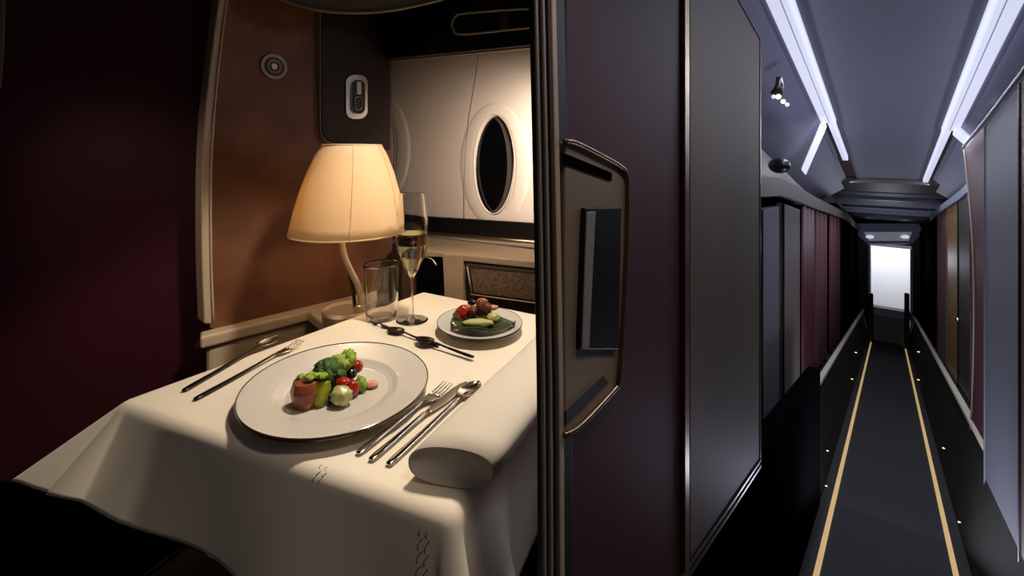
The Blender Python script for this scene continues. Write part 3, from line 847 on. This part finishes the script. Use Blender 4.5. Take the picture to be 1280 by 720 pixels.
# end bulkhead with doorway
TE = 8.0
def endpt(px, py, t):   # point on the cross plane at t
    # solve a for px
    u = (px-CXP)/FPX; a = t*(u-DA.x)/(EA.x-u*EA.y); Y = t+EA.y*a
    return a, -(py-CYP)/FPX*Y-DA.z*t
a0, bt = endpt(1085, 303, TE); a1, bb_ = endpt(1141, 440, TE)
b = B(); slab(b, TE, TE+.1, -1.0, a0, FB-.1, CB+.1); struct('wall_end_left', b, M['black'])
b = B(); slab(b, TE, TE+.1, a1, 1.0, FB-.1, CB+.1); struct('wall_end_right', b, M['black'])
b = B(); slab(b, TE, TE+.1, a0, a1, bt, CB+.1); struct('wall_end_top', b, M['black'])
b = B()
for (x0, x1) in ((a0, a0+.03), (a1-.03, a1)): slab(b, TE-.03, TE+.12, x0, x1, FB, bt)
slab(b, TE-.03, TE+.12, a0, a1, bt-.04, bt)
dd = struct('door_2', b, M['cove'])
b = B(); slab(b, TE-.06, TE-.03, a0+.02, a1-.02, bt-.05, bt+.0); obj('lintel_light', b, M['led_mid'], dd)
# portal hood with lights above the doorway
hA, hB = endpt(1069, 279, 7.2), endpt(1151, 303, 7.2)
oc = [(1072,279),(1148,279),(1152,285),(1150,294),(1142,304),(1082,304),(1072,294),(1068,285)]
pts = [W(7.2, *endpt(x, y, 7.2)) for x, y in oc]
b = B(); prism(b, pts, DA*.35)
ph = empty('portal_hood', pts[0], 'eight-sided grey hood with two small lamps above the far galley doorway', 'hood')
obj('hood_body', b, M['cove'], ph, bevel=.01)
pin = [W(7.195, *endpt(x, y, 7.195)) for x, y in [(1080,290),(1140,290),(1136,301),(1086,301)]]
b = B(); prism(b, pin, DA*.02); obj('hood_inner_glow', b, M['hood_glow'], ph)  # panel glows to stand in for the lit inside of the hood
for xx in (1088, 1132):
    c0 = W(7.19, *endpt(xx, 296, 7.19)); b = B(); bmesh.ops.create_uvsphere(b, u_segments=16, v_segments=10, radius=.045)
    for v in b.verts: v.co = V((v.co.x*1.6, v.co.y*.6, v.co.z*.6))+c0
    obj('hood_lamp', b, M['led'], ph, smooth=True)
# bright galley beyond
b = B(); slab(b, 10.0, 10.1, -1.2, 1.2, FB-.1, 1.2); gw = struct('wall_far', b, M['end_white'])
b = B(); slab(b, 9.95, 10.0, -.36, -.28, FB, 1.); obj('wall_joint', b, M['cove'], gw)
# galley counter in the doorway and two dark posts
gA = endpt(1089, 384, 7.4); gB = endpt(1137, 432, 7.4)
ga = empty('galley_cart', W(7.4, 0, FB), 'low grey-topped galley cart standing in the bright doorway at the aisle end', 'cart')
b = B(); slab(b, 7.3, 7.75, gA[0], gB[0], FB, gA[1]-.10); obj('cart_body', b, M['cart'], ga, bevel=.01)
b = B(); slab(b, 7.28, 7.77, gA[0]-.01, gB[0]+.01, gA[1]-.10, gA[1]); obj('cart_drawer', b, M['cove'], ga, bevel=.01)
b = B(); slab(b, 7.27, 7.78, gA[0]-.015, gB[0]+.015, gA[1], gA[1]+.02); obj('cart_top', b, M['cove'], ga, bevel=.005)
for xx, lab in ((1088.5, 'slim dark post on the maroon curtain side of the galley cart'), (1134, 'slim dark post on the ochre panel side of the galley cart')):
    pa = endpt(xx-3.5, 366, 7.0); pb = endpt(xx+3, 440, 7.0)
    e = empty('divider_post', W(7.0, pa[0], FB), lab, 'post', 'dark posts flanking the galley cart')
    b = B(); slab(b, 7.0, 7.1, pa[0], pb[0], FB, pa[1]); obj('post_shaft', b, M['black'], e, bevel=.015)

# floor path light strips
for s in (-1, 1):
    b = B(); a_ = s*.198; slab(b, .2, 7.3, a_-.0085, a_+.0085, FB, FB+.006)
    tag(obj('floor_light_strip', b, M['led_warm']), 'warm glowing floor strip along the %s edge of the aisle carpet' % ('bronze panel' if s < 0 else 'slate panel'), 'light', 'glowing strips beside the aisle carpet')
# lower side walls: sloping plinths with pale ledges
def low_wall(s, t0, t1, nm, bl):
    b = B(); q = [W(t0, s*.245, FB), W(t0, s*.33, bl), W(t0, s*.40, bl), W(t0, s*.40, FB)]
    prism(b, q, DA*(t1-t0)); o = struct('trim_plinth_'+nm, b, M['olive'])
    b = B(); slab(b, t0, t1, *sorted((s*.312, s*.340)), bl-.004, bl+.014); obj('pale_ledge', b, M['ledge'], o)
    return o
low_wall(-1, 2.1, 8.0, 'left', -.72); low_wall(1, .9, 8.0, 'right', -.70)
# foot lights
fl_pts = [(-1,1031,563),(-1,1068,441),(-1,1063,474),(-1,1029,640),(1,1150,441),(1,1150,476),(1,1183,562),(1,1204,655)]
for k, (s, x, y) in enumerate(fl_pts):
    a_ = s*.262; t_, b_ = tb(x, y, a_)
    if b_ < FB+.02: a_ = s*.245; t_, b_ = tb(x, y, a_); b_ = max(b_, FB+.03)
    c0 = W(t_, a_-s*.012, b_); 
    if s < 0 and t_ < 2.1: c0 = W(t_, AW+.006, b_)
    e = empty('foot_light', c0, None)
    names = ['on the black plinth short of the maroon curtains','far along the olive plinth below the maroon curtains, beside the cart','lower one below the maroon curtains, next to the cart','lowest and nearest on the black plinth of the bronze panel','far along the olive plinth below the ochre panel, beside the cart','lower one next to the cart below the ochre panel','midway along the plinth below the dark maroon door','lowest and nearest on the plinth below the slate panel']
    tag(e, 'tiny warm foot light '+names[k], 'light', 'foot lights on the aisle plinths')
    rr = .0045*max(1, t_*.55)
    b = B(); lathe(b, [(0,-rr),(rr,-rr*.4),(rr,rr*.4),(0,rr)], c0, 14); obj('lens', b, M['spark'], e, smooth=True)
    b = B(); lathe(b, [(rr*.9,-rr*.5),(rr*1.35,-rr*.5),(rr*1.35,rr*.5),(rr*.9,rr*.5)], c0, 14, closed=True); obj('housing', b, M['gunmetal'], e)

# suite fronts along the aisle. a quad panel surveyed by its two edges
def front(name, x0, x1, ytop0, ytop1, a, m, label, bot=FB, thick=.03, beads=None, cat='screen', group=None, mb='bronze_line', handle=None):
    t0, b0 = tb(x0, ytop0, a); t1, b1 = tb(x1, ytop1, a); s = 1 if a > 0 else -1
    t0, t1 = min(t0, 7.1), min(t1, 7.1)
    e = empty(name, W(min(t0, t1), a, bot), label, cat, group)
    q = [W(t0,a,bot), W(t1,a,bot), W(t1,a,b1), W(t0,a,b0)]
    b = B(); prism(b, q, EA*s*thick); obj('leaf', b, M[m], e, bevel=.004)
    b = B(); r = .005
    tube(b, [W(t0,a-s*.001,bot+.01), W(t0,a-s*.001,b0)], r, 8); obj('edge_bead', b, M[mb], e)
    return e, t0, t1
SA = 'suite fronts on the bronze panel side of the aisle'; SB = 'suite fronts on the slate panel side of the aisle'
front('suite_screen', 952, 974, 262, 258, -.36, 'slate', 'tall grey-blue suite panel just beyond the bronze panel edge', group=SA, mb='gunmetal')
front('suite_screen', 979, 1000, 254, 262, -.36, 'slate_dark', 'grey-brown suite panel between the grey-blue panel and the maroon curtains', group=SA, mb='gunmetal')
front('suite_backing', 950, 1050, 240, 262, -.40, 'black_matt', 'black suite backing visible between the panels on the bronze side', group=None, mb='black')
def curtain(x0, x1, y0, y1, a, m, label, folds):
    t0, b0 = tb(x0, y0, a); t1, b1 = tb(x1, y1, a); s = 1 if a > 0 else -1; n = folds*10
    b = B(); f_, r_ = [], []
    for i in range(n+1):
        t = t0+(t1-t0)*i/n; bb2 = b0+(b1-b0)*i/n; off = .012*math.sin(2*PI*i/10)
        f_.append((b.verts.new(W(t, a+off, -.98)), b.verts.new(W(t, a+off, bb2))))
        r_.append((b.verts.new(W(t, a+off+s*.006, -.98)), b.verts.new(W(t, a+off+s*.006, bb2))))
    for g in (f_, r_):
        for p, q in zip(g, g[1:]): b.faces.new((p[0], q[0], q[1], p[1]))
    for i in range(n):
        for j in (0, 1): b.faces.new((f_[i][j], f_[i+1][j], r_[i+1][j], r_[i][j]))
    for i in (0, n): b.faces.new((f_[i][0], f_[i][1], r_[i][1], r_[i][0]))
    return tag(obj('aisle_curtain', b, M[m], smooth=True), label, 'curtain', 'maroon curtains along the aisle')
curtain(1003, 1018, 256, 263, -.365, 'maroon', 'dark maroon curtain next to the grey-brown suite panel', 3)
curtain(1019, 1034, 263, 269, -.365, 'maroon_soft', 'lighter maroon curtain in the middle of the three', 3)
curtain(1037, 1050, 269, 274, -.365, 'maroon_soft', 'maroon curtain nearest the dark end of the aisle', 3)
front('suite_screen', 1051, 1084, 272, 300, -.36, 'black_matt', 'black suite panel between the maroon curtains and the galley doorway', group=SA, mb='black')
# cornice over them, rising along the aisle
def sweep(pts_, h, a_in, a_out, m, name, label):
    e = B(); A_ = []
    for t, bb2 in pts_:
        A_.append([e.verts.new(W(t, a_in, bb2)), e.verts.new(W(t, a_in, bb2+h)), e.verts.new(W(t, a_out, bb2+h*1.6)), e.verts.new(W(t, a_out, bb2))])
    for p, q in zip(A_, A_[1:]):
        for k in range(4): e.faces.new((p[k], p[(k+1)%4], q[(k+1)%4], q[k]))
    e.faces.new(A_[0]); e.faces.new(A_[-1][::-1])
    return tag(obj(name, e, M[m]), label, 'cornice')
cp = []
for x, y in ((945,246),(960,246),(977,244),(1000,252),(1020,261),(1040,268),(1060,275),(1075,290)):
    cp.append(tb(x, y, -.345))
sweep(cp, .07, -.345, -.62, 'slate_dark', 'suite_cornice', 'grey-brown cornice above the maroon curtains and bronze-side panels')
cp = []
for x, y in ((1213,236),(1200,248),(1185,258),(1170,268),(1162,275)):
    cp.append(tb(x, y, .345))
sweep(cp, .05, .345, .62, 'cove', 'suite_cornice', 'pale grey cornice above the ochre panel')
# bronze-side upper bins and reading light
t0, _ = tb(952, 150, -.45)
b = B(); q = [W(t_b+.1,-.64,.62), W(t_b+.1,-.50,.54), W(t_b+.1,-.445,.34), W(t_b+.1,-.66,.33)]
prism(b, q, DA*2.6); tag(obj('overhead_bin', b, M['slate_dark'], bevel=.02), 'grey-brown overhead bin above the suite beyond the bronze panel', 'bin')
rp = [at(972, 108, 1.9), at(985, 132, 1.9)]
e = empty('reading_light', rp[0], 'small cluster of bright reading lamps on a dark bracket under the cove', 'light')
b = B(); tube(b, [at(974,96,1.9), at(974,108,1.9), at(970,118,1.9)], [.010,.016,.022], 12); obj('bracket', b, M['gunmetal'], e, smooth=True)
for (x, y, r) in ((967,121,.008),(973,121,.010),(979,127,.009),(984,131,.008)):
    b = B(); bmesh.ops.create_uvsphere(b, u_segments=12, v_segments=8, radius=r)
    c0 = at(x, y, 1.88)
    for v in b.verts: v.co += c0
    obj('lamp_lens', b, M['spark'] if r > .0085 else M['led'], e, smooth=True)
b = B(); bmesh.ops.create_icosphere(b, subdivisions=3, radius=.03)
c0 = at(974, 207, 2.05)
for v in b.verts: v.co = V((v.co.x*1.2, v.co.y*2.0, v.co.z*1.1))+c0
tag(obj('ceiling_speaker', b, M['black'], smooth=True), 'small dark rounded housing below the overhead bin', 'speaker')

# right-hand fronts
front('suite_screen', 1276, 1330, 104, 20, .31, 'brown', 'narrow brown suite panel beside the broad slate grey one', group=SB, mb='black')
front('suite_screen', 1232, 1273, 158, 107, .31, 'slate', 'broad slate grey suite panel standing nearest on its side', group=SB, mb='slate')
# maroon curved door leaf
a_ = .325
lf = sm([(1205,187),(1209,225),(1214,280),(1217,350),(1217,430),(1214,520),(1208,620),(1200,720)], 5)
b = B(); pl = aplane(a_)
rt = [(1236,760),(1236,148)]
pl.panel(b, lf+[(1231,720)]+[(1231,157)], .02)
e = empty('suite_door', pl.hit(1220, 700), 'dark maroon suite door with a curved pale leading edge, beside the slate panel', 'door', SB)
obj('leaf', b, M['maroon'], e)
b = B(); pl.line(b, lf, .004, .002); obj('edge_bead', b, M['cream_dim'], e, smooth=True)
b = B(); tube(b, [W(*((lambda r: (r[0], .305, r[1]))(tb(x, y, .305)))) for x, y in ((1204,184),(1236,145),(1276,93),(1310,44))], .006, 8)
tag(obj('suite_top_rail', b, M['black']), 'black sloping rail capping the slate panel and maroon door', 'rail')
front('suite_screen', 1198, 1212, 250, 240, .36, 'speckle', 'dark patterned suite panel between ochre panel and maroon door', group=SB, mb='black')
e_, t0, t1 = front('suite_screen', 1184, 1197, 260, 251, .36, 'ochre', 'narrow ochre brown suite panel with a small bright handle', group=SB, mb='ochre')
c0 = W(*((lambda r: (r[0], .345, r[1]))(tb(1197, 400, .345))))
b = B(); bmesh.ops.create_uvsphere(b, u_segments=14, v_segments=8, radius=.012)
for v in b.verts: v.co += c0
obj('handle', b, M['steel'], e_, smooth=True)
front('suite_screen', 1172, 1183, 267, 261, .36, 'maroon_soft', 'narrow dull maroon suite panel between ochre and black panels', group=SB, mb='maroon')
front('suite_screen', 1142, 1171, 300, 268, .36, 'black_matt', 'black suite panel between the dull maroon panel and the galley doorway', group=SB, mb='black')

# unseen canopy added to keep the aisle light off the table
b = B(); q = [V((-1.6,.0,0)), V((-.31,.0,0)), V((1.25,1.99,0)), V((1.25,2.7,0)), V((-1.6,2.7,0))]
prism(b, [p+V((0,0,1.66)) for p in q], (0,0,.03)); struct('light_block_canopy', b, M['wood_dark'])

# ------------------------------------------------------------------ lights
def light(kind, name, loc, power, col, size=.1, target=None, spot=None, blend=.6, size_y=None):
    l = bpy.data.lights.new(name, kind); l.energy = power; l.color = col
    if kind == 'AREA':
        l.size = size
        if size_y: l.shape = 'RECTANGLE'; l.size_y = size_y
    elif kind in ('POINT', 'SPOT'): l.shadow_soft_size = size
    if kind == 'SPOT': l.spot_size = spot; l.spot_blend = blend
    o = bpy.data.objects.new(name, l); C.objects.link(o); o.location = loc
    if target is not None: o.rotation_euler = (V(target)-V(loc)).to_track_quat('-Z', 'Y').to_euler()
    return o
warm = (1., .77, .50); soft = (1., .84, .66)
light('POINT', 'lamp_bulb_light', (sc_.x, sc_.y, .985), 1.0, warm, .02)
light('SPOT', 'reading_spot', (.02,.80,1.60), 31, (1.,.86,.70), .045, (-.30,.82,.72), math.radians(70), .35)
light('SPOT', 'cabin_wall_fill', (.12,1.0,1.20), 18, (1.,.85,.74), .05, (.05,1.5,1.0), math.radians(100), 1.)  # added fill for the cabin wall, out of view behind the door
light('SPOT', 'partition_fill', (-1.0,.40,1.55), 6.5, (1.,.74,.6), .05, (-.78,1.03,.90), math.radians(42), 1.)  # added spot imitating warm bounce on the aubergine partition
light('SPOT', 'door_fill', W(.9,.22,.74), 5, (1.,.80,.70), .05, AP.hit(838,350), math.radians(46), 1.)  # added spot for the maroon glow on the sliding door
from mathutils import Matrix
for s in (-1, 1):
    c0 = W(2.6, s*.28, CB-.03); l = light('AREA', 'strip_fill', c0, 13, (.80,.84,1.), .03, W(2.2, 0, -.6), size_y=4.4)  # area lamps added by the strips, whose own glow is too weak
    zax = (c0-W(2.6, -s*.1, .0)).normalized(); yax = DA.normalized(); xax = yax.cross(zax).normalized(); zax = xax.cross(yax)
    l.matrix_world = Matrix.Translation(c0) @ Matrix((xax, yax, zax)).transposed().to_4x4()
light('SPOT', 'post_fill', W(.25,.12,.75), 10, (1.,.84,.72), .05, AP.hit(690,430), math.radians(50), 1.)  # added spot to lift the post strips and grip plate
light('AREA', 'ceiling_fill', W(1.8, 0, -1.0), 10, (.74,.77,1.), .3, W(2.4, 0, .8), size_y=.8)  # added fill low in the aisle, brightening the ceiling from below
light('AREA', 'galley_light', W(9.0, 0, .75), 42, (.95,.97,1.), .8, W(9.9, 0, -.3))
light('POINT', 'far_ceiling_fill', W(5.8, 0, .2), 6, (.8,.85,1.), .1)  # added point fill in mid-air, lifts the far ceiling and hood
w = bpy.data.worlds.new('world'); bpy.context.scene.world = w; w.use_nodes = True
w.node_tree.nodes['Background'].inputs[0].default_value = (.62,.54,.52,1); w.node_tree.nodes['Background'].inputs[1].default_value = .035

# ------------------------------------------------------------------ camera
cd = bpy.data.cameras.new('camera'); cam = bpy.data.objects.new('camera', cd); C.objects.link(cam)
cam.location = CAM; cam.rotation_euler = (PI/2, 0, 0)
cd.sensor_width = 36; cd.lens = FPX/1280*36; cd.shift_y = -(360-CYP)/1280; cd.clip_start = .02
bpy.context.scene.camera = cam
vs = bpy.context.scene.view_settings; vs.view_transform = 'Standard'; vs.look = 'None'; vs.exposure = 0; vs.gamma = 1; vs.use_curve_mapping = False
